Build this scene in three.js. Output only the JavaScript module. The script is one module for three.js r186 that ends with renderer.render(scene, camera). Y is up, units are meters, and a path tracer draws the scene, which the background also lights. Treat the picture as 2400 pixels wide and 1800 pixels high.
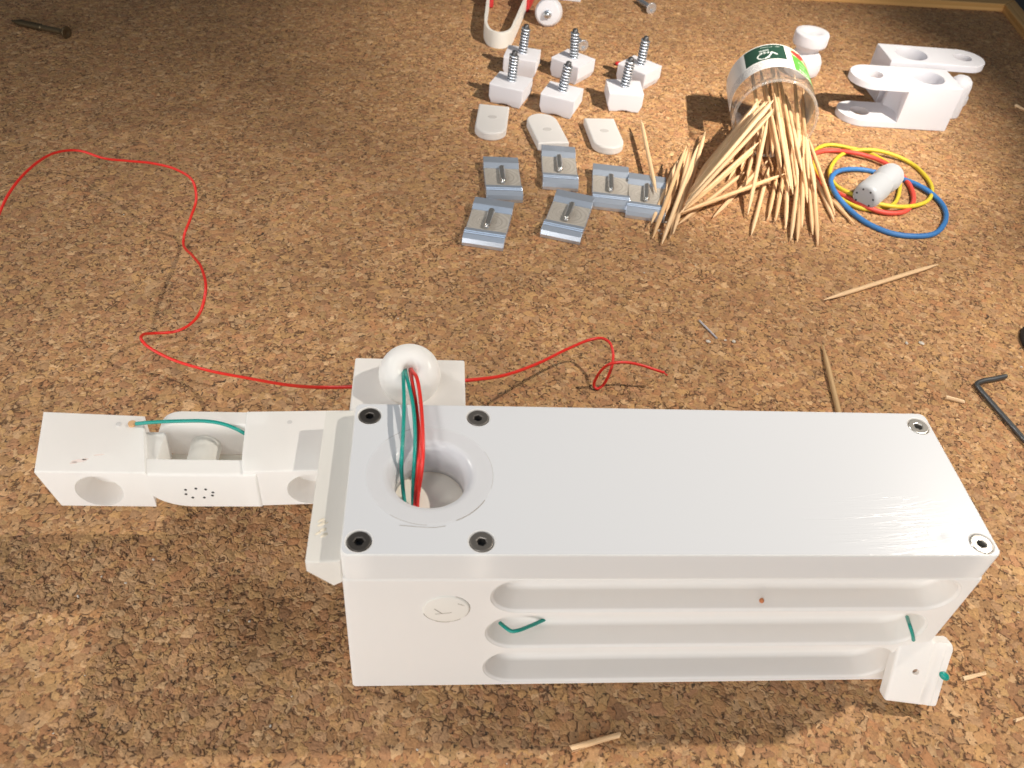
import * as THREE from 'three';
import { RoundedBoxGeometry } from 'three/addons/geometries/RoundedBoxGeometry.js';
import { mergeGeometries } from 'three/addons/utils/BufferGeometryUtils.js';
import { RectAreaLightUniformsLib } from 'three/addons/lights/RectAreaLightUniformsLib.js';
import { Brush, Evaluator, SUBTRACTION } from 'three-bvh-csg';

// ------------------------------------------------------------------ camera
const FOCAL = 2006, PITCH = 43.665 * Math.PI / 180, ROLL = 6.477 * Math.PI / 180;   // a phone held 20 cm above the board
const EYE = new THREE.Vector3(0, 200, 0);                                             // millimetres
const fwd = new THREE.Vector3(0, -Math.sin(PITCH), -Math.cos(PITCH)), side0 = new THREE.Vector3(1, 0, 0), up0 = side0.clone().cross(fwd);
const side = side0.clone().multiplyScalar(Math.cos(ROLL)).addScaledVector(up0, Math.sin(ROLL));
const upv = side0.clone().multiplyScalar(-Math.sin(ROLL)).addScaledVector(up0, Math.cos(ROLL));
const scene = new THREE.Scene();
const camera = new THREE.PerspectiveCamera(2 * Math.atan(900 / FOCAL) * 180 / Math.PI, 4 / 3, 0.01, 20);
camera.position.copy(EYE).multiplyScalar(0.001);
camera.up.copy(upv);
camera.lookAt(camera.position.clone().add(fwd));
camera.focus = 0.262; camera.userData.fStop = 34;
scene.add(camera);
camera.updateMatrixWorld(true);
const renderer = new THREE.WebGLRenderer({ antialias: true });
renderer.setSize(1024, 768);
renderer.toneMapping = THREE.LinearToneMapping;
renderer.toneMappingExposure = 1.06;
renderer.shadowMap.enabled = true;
RectAreaLightUniformsLib.init();

// ------------------------------------------------------------------ light: a desk lamp to the right, a window behind the viewer, a dim room
scene.background = new THREE.Color(0.07, 0.07, 0.07);
function spot(color, power, angle, penumbra, from, to, soft) {
  const l = new THREE.SpotLight(color, power, 0, angle, penumbra, 2);
  l.position.set(...from); l.target.position.set(...to); l.castShadow = true; l.shadow.radius = soft; l.shadow.mapSize.set(2048, 2048); l.shadow.camera.near = 0.05; l.shadow.camera.far = 2;
  scene.add(l, l.target); return l;
}
const WARM = new THREE.Color(1.0, 0.91, 0.79), LAMP = [0.305, 0.377, -0.235];
spot(WARM, 0.56, 0.74, 0.7, LAMP, [0.060, 0, -0.195], 0.22);            // the desk lamp's wide light
spot(WARM, 1.45, 0.40, 1.0, LAMP, [0.085, 0, -0.495], 0.22);            // second beam added there to make the bright pool at the back
const DAY = new THREE.Color(1.0, 0.96, 0.90);
spot(DAY, 0.95, 0.31, 0.7, [-0.70, 0.60, -0.36], [0.0, 0, -0.15], 4);      // daylight from a window at the left
spot(DAY, 1.0, 0.24, 0.5, [-0.42, 0.78, 0.75], [0, 0, -0.20], 6);          // and over the viewer's left shoulder
function windowLight(color, power, w, h, from, to) { const l = new THREE.RectAreaLight(color, power, w, h); l.position.set(...from); l.lookAt(...to); scene.add(l); }
windowLight(new THREE.Color(1.0, 0.97, 0.93), 7.4, 1.6, 0.42, [-0.25, 0.24, 1.1], [0, 0.02, -0.15]);      // bright room behind the viewer
windowLight(new THREE.Color(0.60, 0.79, 1.0), 0.9, 0.9, 0.7, [0.0, 1.2, 0.30], [0, 0, -0.2]);            // roof window overhead

// ------------------------------------------------------------------ helpers
let seed = 7;
const rnd = () => { seed = (seed * 1664525 + 1013904223) >>> 0; return seed / 4294967296; };
const rr = (a, b) => a + (b - a) * rnd();
const V = (x, y, z) => new THREE.Vector3(x, y, z);
// the point at height y (mm) over the board that lies along the sight line of a spot of the photograph
function at(u, v, y = 0) {
  const d = fwd.clone().addScaledVector(side, (u - 1200) / FOCAL).addScaledVector(upv, -(v - 900) / FOCAL);
  return EYE.clone().addScaledVector(d, (y - EYE.y) / d.y);
}
const taken = new Map();
function numbered(name) { const n = taken.get(name) || 0; taken.set(name, n + 1); return n ? `${name}_${String(n).padStart(3, '0')}` : name; }
function tag(o, label, category, group) { o.userData.label = label; o.userData.category = category; if (group) o.userData.group = group; return o; }
function thing(name, label, category, [x, y, z] = [0, 0, 0], turn = 0, group) {
  const g = new THREE.Group(); g.name = numbered(name);
  g.position.set(x / 1000, y / 1000, z / 1000); g.rotation.y = turn; scene.add(g);
  return tag(g, label, category, group);
}
// geometry in millimetres becomes a named mesh in metres
function mk(name, geo, mat, parent) {
  const g = Array.isArray(geo) ? mergeGeometries(geo.map((x) => { const y = x.index ? x.toNonIndexed() : x; for (const k of Object.keys(y.attributes)) if (!['position', 'normal', 'uv'].includes(k)) y.deleteAttribute(k); return y; })) : geo;
  g.scale(0.001, 0.001, 0.001);
  const m = new THREE.Mesh(g, mat); m.name = parent ? name : numbered(name); m.castShadow = m.receiveShadow = true;
  (parent || scene).add(m);
  return m;
}
function copyOf(o, label, group) { const c = o.clone(); c.name = numbered(o.name.replace(/_\d{3}$/, '')); scene.add(c); c.userData = { ...o.userData, label: label || o.userData.label }; if (group) c.userData.group = group; return c; }
const lathe = (pts, seg = 40) => new THREE.LatheGeometry(pts.map(([r, y]) => new THREE.Vector2(r, y)), seg);
const tube = (pts, r, n = 120, closed = false, rs = 8) => new THREE.TubeGeometry(new THREE.CatmullRomCurve3(pts, closed, 'centripetal'), n, r, rs, closed);
function shapeOf(pts) { const s = new THREE.Shape(); pts.forEach(([x, y], i) => i ? s.lineTo(x, y) : s.moveTo(x, y)); s.closePath(); return s; }
function roundRect(x0, y0, x1, y1, r) {
  const s = new THREE.Shape();
  s.moveTo(x0 + r, y0); s.lineTo(x1 - r, y0); s.absarc(x1 - r, y0 + r, r, -Math.PI / 2, 0); s.lineTo(x1, y1 - r); s.absarc(x1 - r, y1 - r, r, 0, Math.PI / 2);
  s.lineTo(x0 + r, y1); s.absarc(x0 + r, y1 - r, r, Math.PI / 2, Math.PI); s.lineTo(x0, y0 + r); s.absarc(x0 + r, y0 + r, r, Math.PI, 1.5 * Math.PI);
  return s;
}
// a shape drawn in plan (x, z), raised from y0 to y1
function slab(shape, y0, y1, b = 0.4, cs = 24) {
  const g = new THREE.ExtrudeGeometry(shape, { depth: y1 - y0 - 2 * b, bevelEnabled: b > 0, bevelSize: b, bevelThickness: b, bevelOffset: -b, bevelSegments: 3, curveSegments: cs });
  g.rotateX(Math.PI / 2); g.translate(0, y1 - b, 0);
  return g;
}
// a shape drawn upright (x, y), drawn out along z from z0 to z1
function sideSlab(shape, z0, z1, b = 0.4, cs = 24) {
  const g = new THREE.ExtrudeGeometry(shape, { depth: z1 - z0 - 2 * b, bevelEnabled: b > 0, bevelSize: b, bevelThickness: b, bevelOffset: -b, bevelSegments: 3, curveSegments: cs });
  g.translate(0, 0, z0 + b);
  return g;
}
function rbox(x0, y0, z0, x1, y1, z1, r = 0.5) { const g = new RoundedBoxGeometry(x1 - x0, y1 - y0, z1 - z0, 3, r); g.translate((x0 + x1) / 2, (y0 + y1) / 2, (z0 + z1) / 2); return g; }
function cylZ(r, z0, z1, x, y, seg = 40) { const g = new THREE.CylinderGeometry(r, r, z1 - z0, seg); g.rotateX(Math.PI / 2); g.translate(x, y, (z0 + z1) / 2); return g; }
function cylY(r, y0, y1, x, z, seg = 48) { const g = new THREE.CylinderGeometry(r, r, y1 - y0, seg); g.translate(x, (y0 + y1) / 2, z); return g; }
const csg = new Evaluator(); csg.useGroups = false;
function cut(geo, ...tools) {
  const clean = (g) => { for (const k of Object.keys(g.attributes)) if (!['position', 'normal', 'uv'].includes(k)) g.deleteAttribute(k); g.clearGroups(); return g; };
  let a = new Brush(clean(geo)); a.updateMatrixWorld();
  for (const t of tools) { const b = new Brush(clean(t)); b.updateMatrixWorld(); a = csg.evaluate(a, b, SUBTRACTION); }
  return a.geometry;
}
function orient(o, from, to) { o.position.copy(from).multiplyScalar(0.001); o.quaternion.setFromUnitVectors(V(0, 1, 0), to.clone().sub(from).normalize()); return o; }

// ------------------------------------------------------------------ textures
function hash2(i, j, k = 0) { let h = (i * 374761393 + j * 668265263 + k * 2147483647) | 0; h = Math.imul(h ^ (h >>> 13), 1274126177); h ^= h >>> 16; h = Math.imul(h, 2246822519); return ((h ^ (h >>> 13)) >>> 0) / 4294967296; }
function vnoise(x, y, per, k) {           // value noise, repeats every per cells
  const i = Math.floor(x), j = Math.floor(y); let fx = x - i, fy = y - j; fx = fx * fx * (3 - 2 * fx); fy = fy * fy * (3 - 2 * fy);
  const m = (a) => ((a % per) + per) % per, a = hash2(m(i), m(j), k), b = hash2(m(i + 1), m(j), k), c = hash2(m(i), m(j + 1), k), d = hash2(m(i + 1), m(j + 1), k);
  return a + (b - a) * fx + (c - a) * fy + (a - b - c + d) * fx * fy;
}
function texture(data, w, h, srgb, rx = 1, ry = 1) {
  const t = new THREE.DataTexture(data, w, h, THREE.RGBAFormat, THREE.UnsignedByteType);
  t.wrapS = t.wrapT = THREE.RepeatWrapping; t.magFilter = THREE.LinearFilter; t.minFilter = THREE.LinearMipmapLinearFilter; t.generateMipmaps = true;
  if (srgb) t.colorSpace = THREE.SRGBColorSpace;
  t.repeat.set(rx, ry); t.needsUpdate = true;
  return t;
}
const CORK_MM = 290;
function corkMaps() {                      // pressed cork granules of mixed sizes in many tans, dark crevices between some of them
  const N = 2048, col = new Uint8Array(N * N * 4), hgt = new Uint8Array(N * N * 4), B = 128;
  const pal = [[174, 132, 90], [178, 137, 96], [169, 125, 84], [161, 118, 78], [182, 142, 101], [175, 134, 88], [168, 123, 87], [190, 152, 111], [167, 119, 80], [176, 138, 93], [157, 115, 80], [170, 129, 87], [173, 134, 97], [179, 138, 91]];
  const layer = (cells, k0) => { const P = new Float32Array(cells * cells * 4); for (let j = 0; j < cells; j++) for (let i = 0; i < cells; i++) { const k = (j * cells + i) * 4; P[k] = 0.03 + 0.94 * hash2(i, j, k0); P[k + 1] = 0.03 + 0.94 * hash2(i, j, k0 + 1); P[k + 2] = 0.30 * Math.pow(hash2(i, j, k0 + 2), 2); P[k + 3] = hash2(i, j, k0 + 3) * 6.283; } return [cells, P]; };
  const big = layer(106, 1), small = layer(196, 101), out = [0, 0, 0, 0];
  const near = ([cells, P], px, py) => {
    const ci = Math.floor(px), cj = Math.floor(py); let d1 = 9, d2 = 9, bi = 0, bj = 0;
    for (let dj = -1; dj <= 1; dj++) for (let di = -1; di <= 1; di++) {
      const i = (ci + di + cells) % cells, j = (cj + dj + cells) % cells, k = (j * cells + i) * 4;
      const ex = ci + di + P[k] - px, ey = cj + dj + P[k + 1] - py, ca = Math.cos(P[k + 3]), sa = Math.sin(P[k + 3]);
      const ax = (ex * ca + ey * sa) * 0.86, ay = (ey * ca - ex * sa) * 1.25, d = Math.sqrt(ax * ax + ay * ay) - P[k + 2];
      if (d < d1) { d2 = d1; d1 = d; bi = i; bj = j; } else if (d < d2) d2 = d;
    }
    out[0] = d1; out[1] = d2; out[2] = bi; out[3] = bj;
  };
  for (let y = 0; y < N; y++) for (let x = 0; x < N; x++) {
    const u = x * B / N, v = y * B / N;
    const wx = (vnoise(u * 1.5, v * 1.5, B * 1.5, 11) - 0.5) * 0.42 + (vnoise(u * 5, v * 5, B * 5, 12) - 0.5) * 0.20;
    const wy = (vnoise(u * 1.5, v * 1.5, B * 1.5, 13) - 0.5) * 0.42 + (vnoise(u * 5, v * 5, B * 5, 14) - 0.5) * 0.20;
    const which = vnoise(u * 0.75 + wx, v * 0.75 + wy, B * 0.75, 51) * 0.7 + vnoise(u * 2 + wx, v * 2 + wy, B * 2, 52) * 0.3;
    const L = which > 0.50 ? small : big, sc = L[0] / N;
    near(L, (x * sc) + wx * L[0] / B + L[0], (y * sc) + wy * L[0] / B + L[0]);
    let bi = out[2], bj = out[3], edge = (out[1] - out[0]) * B / L[0];
    edge = Math.min(edge, Math.abs(which - 0.50) * 5 + 0.02);
    const kk = L === big ? 0 : 7, gapLow = vnoise(u * 0.75, v * 0.75, B * 0.75, 21), gapFine = vnoise(u * 2.5, v * 2.5, B * 2.5, 22);
    const open = Math.max(0, gapLow * 0.45 + gapFine * 1.05 - 0.735);
    let crack = 1 - Math.min(1, edge / (0.04 + 0.46 * open)); crack = crack * crack * (3 - 2 * crack);
    crack *= Math.min(1, 0.10 + open * 3.0);
    const r = hash2(bi, bj, 5 + kk), r2 = hash2(bi, bj, 6 + kk);
    const c = pal[Math.floor(r * pal.length)], n1 = vnoise(u * 9, v * 9, B * 9, 31), n2 = vnoise(u * 4, v * 4, B * 4, 32), n3 = vnoise(u * 0.125, v * 0.125, B / 8, 33);
    let f = (0.91 + 0.15 * r2) * (0.90 + 0.10 * n1 + 0.12 * n2 - 0.01) * (0.95 + 0.1 * n3);
    const fleck = vnoise(u * 3.5 + 7, v * 3.5 + 3, B * 3.5, 41); if (fleck > 0.86) f *= 1 - Math.min(0.6, (fleck - 0.86) * 6); if (fleck < 0.07) f *= 1 + (0.07 - fleck) * 2.6;
    const o = (y * N + x) * 4, dark = [56, 34, 18];
    for (let q = 0; q < 3; q++) col[o + q] = Math.max(0, Math.min(255, (c[q] * f) * (1 - 0.64 * crack) + dark[q] * 0.64 * crack));
    col[o + 3] = 255;
    const hh = 0.42 + 0.34 * (r2 - 0.5) + 0.20 * Math.min(1, edge * 1.5) + 0.14 * (n2 - 0.5) + 0.08 * (n1 - 0.5) - 0.40 * crack;
    hgt[o] = hgt[o + 1] = hgt[o + 2] = Math.max(0, Math.min(255, hh * 255)); hgt[o + 3] = 255;
  }
  return [texture(col, N, N, true), texture(hgt, N, N, false)];
}
function canvasTex(w, h, draw, srgb = true) {
  const c = document.createElement('canvas'); c.width = w; c.height = h; draw(c.getContext('2d'), w, h);
  const t = new THREE.CanvasTexture(c); if (srgb) t.colorSpace = THREE.SRGBColorSpace; t.wrapS = t.wrapT = THREE.RepeatWrapping; t.magFilter = THREE.LinearFilter; return t;
}

// ------------------------------------------------------------------ materials
const lin = (r, g, b) => new THREE.Color().setRGB(r, g, b);
const [corkColor, corkHeight] = corkMaps();
const corkMat = new THREE.MeshStandardMaterial({ map: corkColor, bumpMap: corkHeight, bumpScale: 0.0009, roughness: 0.85 });
const plastic = (r, g, b, through = 0.35, gloss = 0.5, gr = 0.28) => new THREE.MeshPhysicalMaterial({ color: lin(r, g, b), roughness: 0.95, transmission: through, thickness: 0, ior: 1.48, clearcoat: gloss, clearcoatRoughness: gr });
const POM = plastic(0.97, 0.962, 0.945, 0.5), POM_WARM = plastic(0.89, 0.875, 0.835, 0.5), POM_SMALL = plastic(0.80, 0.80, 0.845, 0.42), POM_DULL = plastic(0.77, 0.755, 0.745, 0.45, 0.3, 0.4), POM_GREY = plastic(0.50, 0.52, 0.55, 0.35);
const CREAM = plastic(0.92, 0.87, 0.76, 0.25);
const scratch = canvasTex(2048, 1024, (c, w, h) => {       // a worn end: fine parallel scratches, a shallow round dent
  c.fillStyle = '#808080'; c.fillRect(0, 0, w, h);
  for (let i = 0; i < 420; i++) {
    const t = (rnd() + rnd() + rnd()) / 3, x = w * (0.66 + 0.34 * t), y = rnd() * h * 0.62 + h * 0.38, l = rr(20, 260), sl = rr(0.02, 0.13), g = rnd() < 0.5 ? Math.round(rr(70, 118)) : Math.round(rr(138, 186));
    c.strokeStyle = `rgba(${g},${g},${g},${rr(0.15, 0.7)})`; c.lineWidth = rr(0.8, 3.2); c.beginPath(); c.moveTo(x - l / 2, y); c.quadraticCurveTo(x, y + l * sl * 0.2, x + l / 2, y - l * sl); c.stroke();
  }
  const X = w * 0.915, Y = h * (1 - 0.62 * 0.32 - 0.38 * 0) * 0.66, q = c.createRadialGradient(X, Y, 2, X, Y, 46); q.addColorStop(0, 'rgba(20,20,20,0.9)'); q.addColorStop(0.5, 'rgba(110,110,110,0.5)'); q.addColorStop(0.8, 'rgba(170,170,170,0.4)'); q.addColorStop(1, 'rgba(128,128,128,0)');
  c.fillStyle = q; c.fillRect(X - 50, Y - 50, 100, 100);
}, false);
const COVER = new THREE.MeshPhysicalMaterial({ color: lin(0.60, 0.61, 0.635), roughness: 0.25, specularIntensity: 1, ior: 1.5, anisotropy: 0.75, anisotropyRotation: Math.PI / 2, bumpMap: scratch, bumpScale: 0.00016 });
const STEEL_SHADED = new THREE.MeshStandardMaterial({ color: lin(0.13, 0.118, 0.108), roughness: 0.42, metalness: 0.9 });  // one screw steel in three tones, painting how much lamp light it reflects
const STEEL_HALF_LIT = new THREE.MeshStandardMaterial({ color: lin(0.26, 0.24, 0.22), roughness: 0.42, metalness: 0.9 });
const STEEL_LIT = new THREE.MeshStandardMaterial({ color: lin(0.72, 0.69, 0.64), roughness: 0.3, metalness: 0.95 });
const SOCKET_SHADE = new THREE.MeshStandardMaterial({ color: lin(0.012, 0.012, 0.014), roughness: 0.5 });  // near-black color paints the shade inside the hex recess
const ZINC = new THREE.MeshStandardMaterial({ color: lin(0.70, 0.75, 0.82), roughness: 0.24, metalness: 0.85 });
const THREAD_SHADE = new THREE.MeshStandardMaterial({ color: lin(0.10, 0.10, 0.105), roughness: 0.4, metalness: 0.7 });  // dark stud core, painting the shade between the thread turns
const ALU = new THREE.MeshStandardMaterial({ color: lin(0.62, 0.69, 0.80), roughness: 0.27, metalness: 0.7 });
const aluBrush = canvasTex(256, 256, (c, w, h) => {
  c.fillStyle = '#c4beb6'; c.fillRect(0, 0, w, h);
  for (let i = 0; i < 700; i++) { const g = Math.round(rr(110, 190)); c.strokeStyle = `rgba(${g},${g - 8},${g - 18},0.25)`; c.lineWidth = rr(0.5, 2); c.beginPath(); c.arc(w / 2 + rr(-10, 10), h / 2, rr(10, 190), rr(0, 6), rr(0, 6) + 1.2); c.stroke(); }
  for (let i = 0; i < 90; i++) { c.fillStyle = `rgba(40,36,34,${rr(0.3, 0.8)})`; c.fillRect(w / 2 + rr(-70, 70), h / 2 + rr(-60, 60), rr(1, 5), rr(1, 4)); }
});
const ALU_FLOOR = new THREE.MeshStandardMaterial({ map: aluBrush, roughness: 0.5, metalness: 0.15 });
const PIN = new THREE.MeshStandardMaterial({ color: lin(0.62, 0.60, 0.57), roughness: 0.16, metalness: 0.85 });
const BLACK = new THREE.MeshStandardMaterial({ color: lin(0.015, 0.015, 0.017), roughness: 0.6 });
const RED_CORD = new THREE.MeshStandardMaterial({ color: lin(0.66, 0.022, 0.014), roughness: 0.42 });
const braid = canvasTex(64, 64, (c, w, h) => { c.fillStyle = '#ffffff'; c.fillRect(0, 0, w, h); c.strokeStyle = 'rgba(90,90,90,0.8)'; c.lineWidth = 7; for (let k = -1; k < 3; k++) { c.beginPath(); c.moveTo(k * 32 - 8, 0); c.lineTo(k * 32 + 40, 64); c.stroke(); } });
braid.repeat.set(60, 2);
const TEAL_CORD = new THREE.MeshStandardMaterial({ color: lin(0.0, 0.33, 0.27), roughness: 0.4, map: braid });
const rubber = (r, g, b) => new THREE.MeshStandardMaterial({ color: lin(r, g, b), roughness: 0.55 });
const woodTex = canvasTex(64, 512, (c, w, h) => {
  c.fillStyle = '#e9cfac'; c.fillRect(0, 0, w, h);
  for (let i = 0; i < 160; i++) { const d = rr(-26, 18); c.strokeStyle = `rgba(${218 + d},${186 + d},${146 + d},0.5)`; c.lineWidth = rr(0.5, 2.5); const x = rnd() * w; c.beginPath(); c.moveTo(x, rnd() * h); c.lineTo(x + rr(-3, 3), rnd() * h); c.stroke(); }
});
const PICKS = [[0.90, 0.85, 0.80], [0.95, 0.90, 0.85], [0.80, 0.73, 0.66], [0.92, 0.82, 0.72], [0.86, 0.76, 0.65]].map(([r, g, b]) => new THREE.MeshStandardMaterial({ map: woodTex, color: lin(r, g, b), roughness: 0.7 }));
const PICK_OLD = new THREE.MeshStandardMaterial({ map: woodTex, color: lin(0.62, 0.55, 0.44), roughness: 0.75 });
const frameTex = canvasTex(512, 64, (c, w, h) => {
  c.fillStyle = '#c99e63'; c.fillRect(0, 0, w, h);
  for (let i = 0; i < 140; i++) { const d = rr(-40, 25); c.strokeStyle = `rgba(${195 + d},${150 + d},${92 + d},0.35)`; c.lineWidth = rr(0.5, 3); const y = rnd() * h; c.beginPath(); c.moveTo(0, y); c.bezierCurveTo(w / 3, y + rr(-4, 4), w * 0.6, y + rr(-4, 4), w, y); c.stroke(); }
});
const FRAME = new THREE.MeshStandardMaterial({ map: frameTex, roughness: 0.5 });
const IRON = new THREE.MeshStandardMaterial({ color: lin(0.12, 0.125, 0.13), roughness: 0.42, metalness: 0.75 });
const BRASS_OLD = new THREE.MeshStandardMaterial({ color: lin(0.16, 0.12, 0.07), roughness: 0.4, metalness: 0.8 });

// ------------------------------------------------------------------ setting: the cork board and the dark table under it
{
  const x0 = -700, x1 = 316, z0 = -680, z1 = 300, g = new THREE.PlaneGeometry(x1 - x0, z1 - z0, 1, 1);
  g.rotateX(-Math.PI / 2); g.translate((x0 + x1) / 2, 0, (z0 + z1) / 2);
  const p = g.attributes.position, uv = g.attributes.uv;
  for (let i = 0; i < p.count; i++) uv.setXY(i, (p.getX(i) + 37) / CORK_MM, -(p.getZ(i) + 12) / CORK_MM);
  const m = mk('cork_floor', g, corkMat); m.userData = { kind: 'structure', label: 'pressed cork board surface with coarse tan granules under all the parts' };
  const t = new THREE.PlaneGeometry(4000, 4000); t.rotateX(-Math.PI / 2); t.translate(0, -12, -700);
  const tm = mk('table_ground', t, new THREE.MeshStandardMaterial({ color: lin(0.02, 0.022, 0.03), roughness: 0.5 })); tm.userData = { kind: 'structure', label: 'dark table top beyond the wooden frame' };
}
{ // light wooden frame of the board, seen at its far right corner
  const f = thing('wooden_frame', 'light wooden frame around the cork board, its mitred corner at far right', 'frame', [0, 0, 0]);
  const a = at(2071, 11), c = at(2348, 27), d = at(2400, 94), W = 13, back = a.clone().sub(c).setY(0).normalize(), fwdR = d.clone().sub(c).setY(0).normalize();
  const nb = V(-back.z, 0, back.x), nr = V(fwdR.z, 0, -fwdR.x);
  if (nb.z > 0) nb.negate(); if (nr.x < 0) nr.negate();
  const outer = c.clone().addScaledVector(nb, W).addScaledVector(nr, W);
  const rail = (p, dir, n, len) => {
    const q = p.clone().addScaledVector(dir, len), s = shapeOf([[p.x, p.z], [q.x, q.z], [q.x + n.x * W, q.z + n.z * W], [outer.x, outer.z]]);
    const g = slab(s, -10, 5, 1); const P = g.attributes.position, U = g.attributes.uv;
    for (let i = 0; i < P.count; i++) { const e = V(P.getX(i), 0, P.getZ(i)).sub(p.clone().setY(0)); U.setXY(i, e.dot(dir) / 160, (e.dot(n) + P.getY(i)) / 30); }
    mk('rail', g, FRAME, f);
  };
  rail(c, back, nb, 900); rail(c, fwdR, nr, 700);
}

// ------------------------------------------------------------------ the white plastic mechanism
const YAW = 7.651 * Math.PI / 180, ORG = V(-35.856, 0, -138.882), EX = V(Math.cos(YAW), 0, -Math.sin(YAW)), EZ = V(Math.sin(YAW), 0, Math.cos(YAW));
const LEN = 140.1, DEP = 42.43, TOP = 55.6, SPLIT = 47.1;
const loc = (u, v, y) => { const p = at(u, v, y).sub(ORG); return V(p.dot(EX), y, p.dot(EZ)); };            // in the mechanism's own axes
const locB = (u, v, b) => { let lo = -20, hi = 90; for (let i = 0; i < 50; i++) { const m = (lo + hi) / 2; if (loc(u, v, m).z > b) hi = m; else lo = m; } return loc(u, v, lo); };
const mech = thing('finger_mechanism', 'long white plastic housing with a jointed finger at its left end, teal and red cords', 'mechanism', ORG.toArray(), YAW);
const HX = 17.6, HZ = 21.2, SCREWS = [[3.5, 3.9], [28.6, 4], [3.6, 39.0], [28.4, 39.0], [136.9, 4.4], [136.8, 39.2]];
{
  const s = roundRect(0, 0, LEN, DEP, 1.8), hole = new THREE.Path(); hole.absarc(HX, HZ, 13.5, 0, Math.PI * 2, true); s.holes.push(hole);
  for (const [x, z] of SCREWS) { const q = new THREE.Path(); q.absarc(x, z, 2.6, 0, Math.PI * 2, true); s.holes.push(q); }
  const g = slab(s, SPLIT, TOP, 0.3, 48), P = g.attributes.position, U = g.attributes.uv;
  for (let i = 0; i < P.count; i++) U.setXY(i, P.getX(i) / LEN, 1 - P.getZ(i) / 70);
  const cover = mk('cover_plate', g, [COVER, POM], mech); cover.userData.label = 'flat cover plate with fine scratches towards its right end';
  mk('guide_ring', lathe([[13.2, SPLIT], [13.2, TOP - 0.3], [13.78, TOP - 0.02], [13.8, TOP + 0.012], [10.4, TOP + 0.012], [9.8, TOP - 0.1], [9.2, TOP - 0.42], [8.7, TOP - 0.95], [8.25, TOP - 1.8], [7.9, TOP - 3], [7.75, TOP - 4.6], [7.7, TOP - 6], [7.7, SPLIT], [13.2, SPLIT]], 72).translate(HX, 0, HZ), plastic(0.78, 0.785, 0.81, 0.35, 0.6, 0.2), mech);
  // housing: three long slots in its front, a hollow under the ring
  const slot = (y0, y1, x0, x1) => {       // a milled slot with eased edges, as a solid to take away
    const layers = [[-6.5, -1.2], [-6.3, -0.6], [-5.8, -0.15], [-5.2, 0], [-0.7, 0], [-0.4, 0.12], [-0.15, 0.4], [0.05, 0.8], [2, 0.8]], n = 18, pos = [], idx = [], r = (y1 - y0) / 2, cy = (y0 + y1) / 2, M = 2 * (n + 1);
    for (const [z, o] of layers) for (let e = 0; e < 2; e++) for (let k = 0; k <= n; k++) { const a = (e ? Math.PI / 2 : -Math.PI / 2) + Math.PI * k / n; pos.push((e ? x0 + r : x1 - r) + (r + o) * Math.cos(a), cy + (r + o) * Math.sin(a), DEP + z); }
    for (let l = 0; l < layers.length - 1; l++) for (let k = 0; k < M; k++) { const a = l * M + k, b = l * M + (k + 1) % M; idx.push(a, b, a + M, b, b + M, a + M); }
    const last = (layers.length - 1) * M; for (let k = 1; k < M - 1; k++) { idx.push(0, k + 1, k); idx.push(last, last + k, last + k + 1); }
    const g = new THREE.BufferGeometry(); g.setAttribute('position', new THREE.Float32BufferAttribute(pos, 3)); g.setAttribute('uv', new THREE.Float32BufferAttribute(new Array(pos.length / 3 * 2).fill(0), 2)); g.setIndex(idx); g.computeVertexNormals(); return g;
  };
  const body = cut(rbox(0, 0.2, 0, LEN, SPLIT - 0.06, DEP, 0.9), slot(34.6, 46.0, 31.7, 136.5), slot(19.1, 32.0, 31.4, 135), slot(2.6, 16.6, 31.8, 133.5), cylY(9.6, 43, 60, HX, HZ));
  mk('housing', body, POM, mech);
  mk('hollow_floor', cylY(9.5, 42, 46.2, HX, HZ), plastic(0.96, 0.90, 0.79, 0.2), mech);
  // round plug pressed into the front
  const pl = lathe([[0, 0.35], [4.7, 0.35], [5.15, 0.05], [5.2, -1], [0, -1]], 40); pl.rotateX(Math.PI / 2); pl.translate(21.7, 35.6, DEP);
  const plug = mk('plug', pl, POM_WARM, mech);
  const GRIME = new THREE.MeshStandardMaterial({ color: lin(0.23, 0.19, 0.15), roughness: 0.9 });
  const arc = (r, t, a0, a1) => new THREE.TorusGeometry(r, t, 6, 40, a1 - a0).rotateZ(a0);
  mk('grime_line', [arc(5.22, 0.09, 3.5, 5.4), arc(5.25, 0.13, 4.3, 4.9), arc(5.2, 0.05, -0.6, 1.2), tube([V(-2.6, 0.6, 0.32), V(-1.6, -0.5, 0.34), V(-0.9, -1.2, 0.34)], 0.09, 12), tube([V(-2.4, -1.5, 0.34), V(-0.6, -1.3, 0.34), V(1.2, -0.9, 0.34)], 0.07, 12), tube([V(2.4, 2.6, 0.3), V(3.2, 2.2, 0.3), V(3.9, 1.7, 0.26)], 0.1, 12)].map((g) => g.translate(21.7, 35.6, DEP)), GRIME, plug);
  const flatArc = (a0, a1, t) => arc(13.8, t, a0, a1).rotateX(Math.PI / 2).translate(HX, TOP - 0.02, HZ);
  mk('grime_line', [flatArc(0.55, 1.15, 0.09), flatArc(1.6, 2.2, 0.05), flatArc(-0.5, 0.3, 0.04), flatArc(3.9, 4.5, 0.05), tube([V(HX - 6, TOP + 0.01, HZ + 13.9), V(HX + 1, TOP + 0.01, HZ + 14.4), V(HX + 3.4, TOP + 0.01, HZ + 14.0)], 0.05, 16)], GRIME, mech);
}
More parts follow.
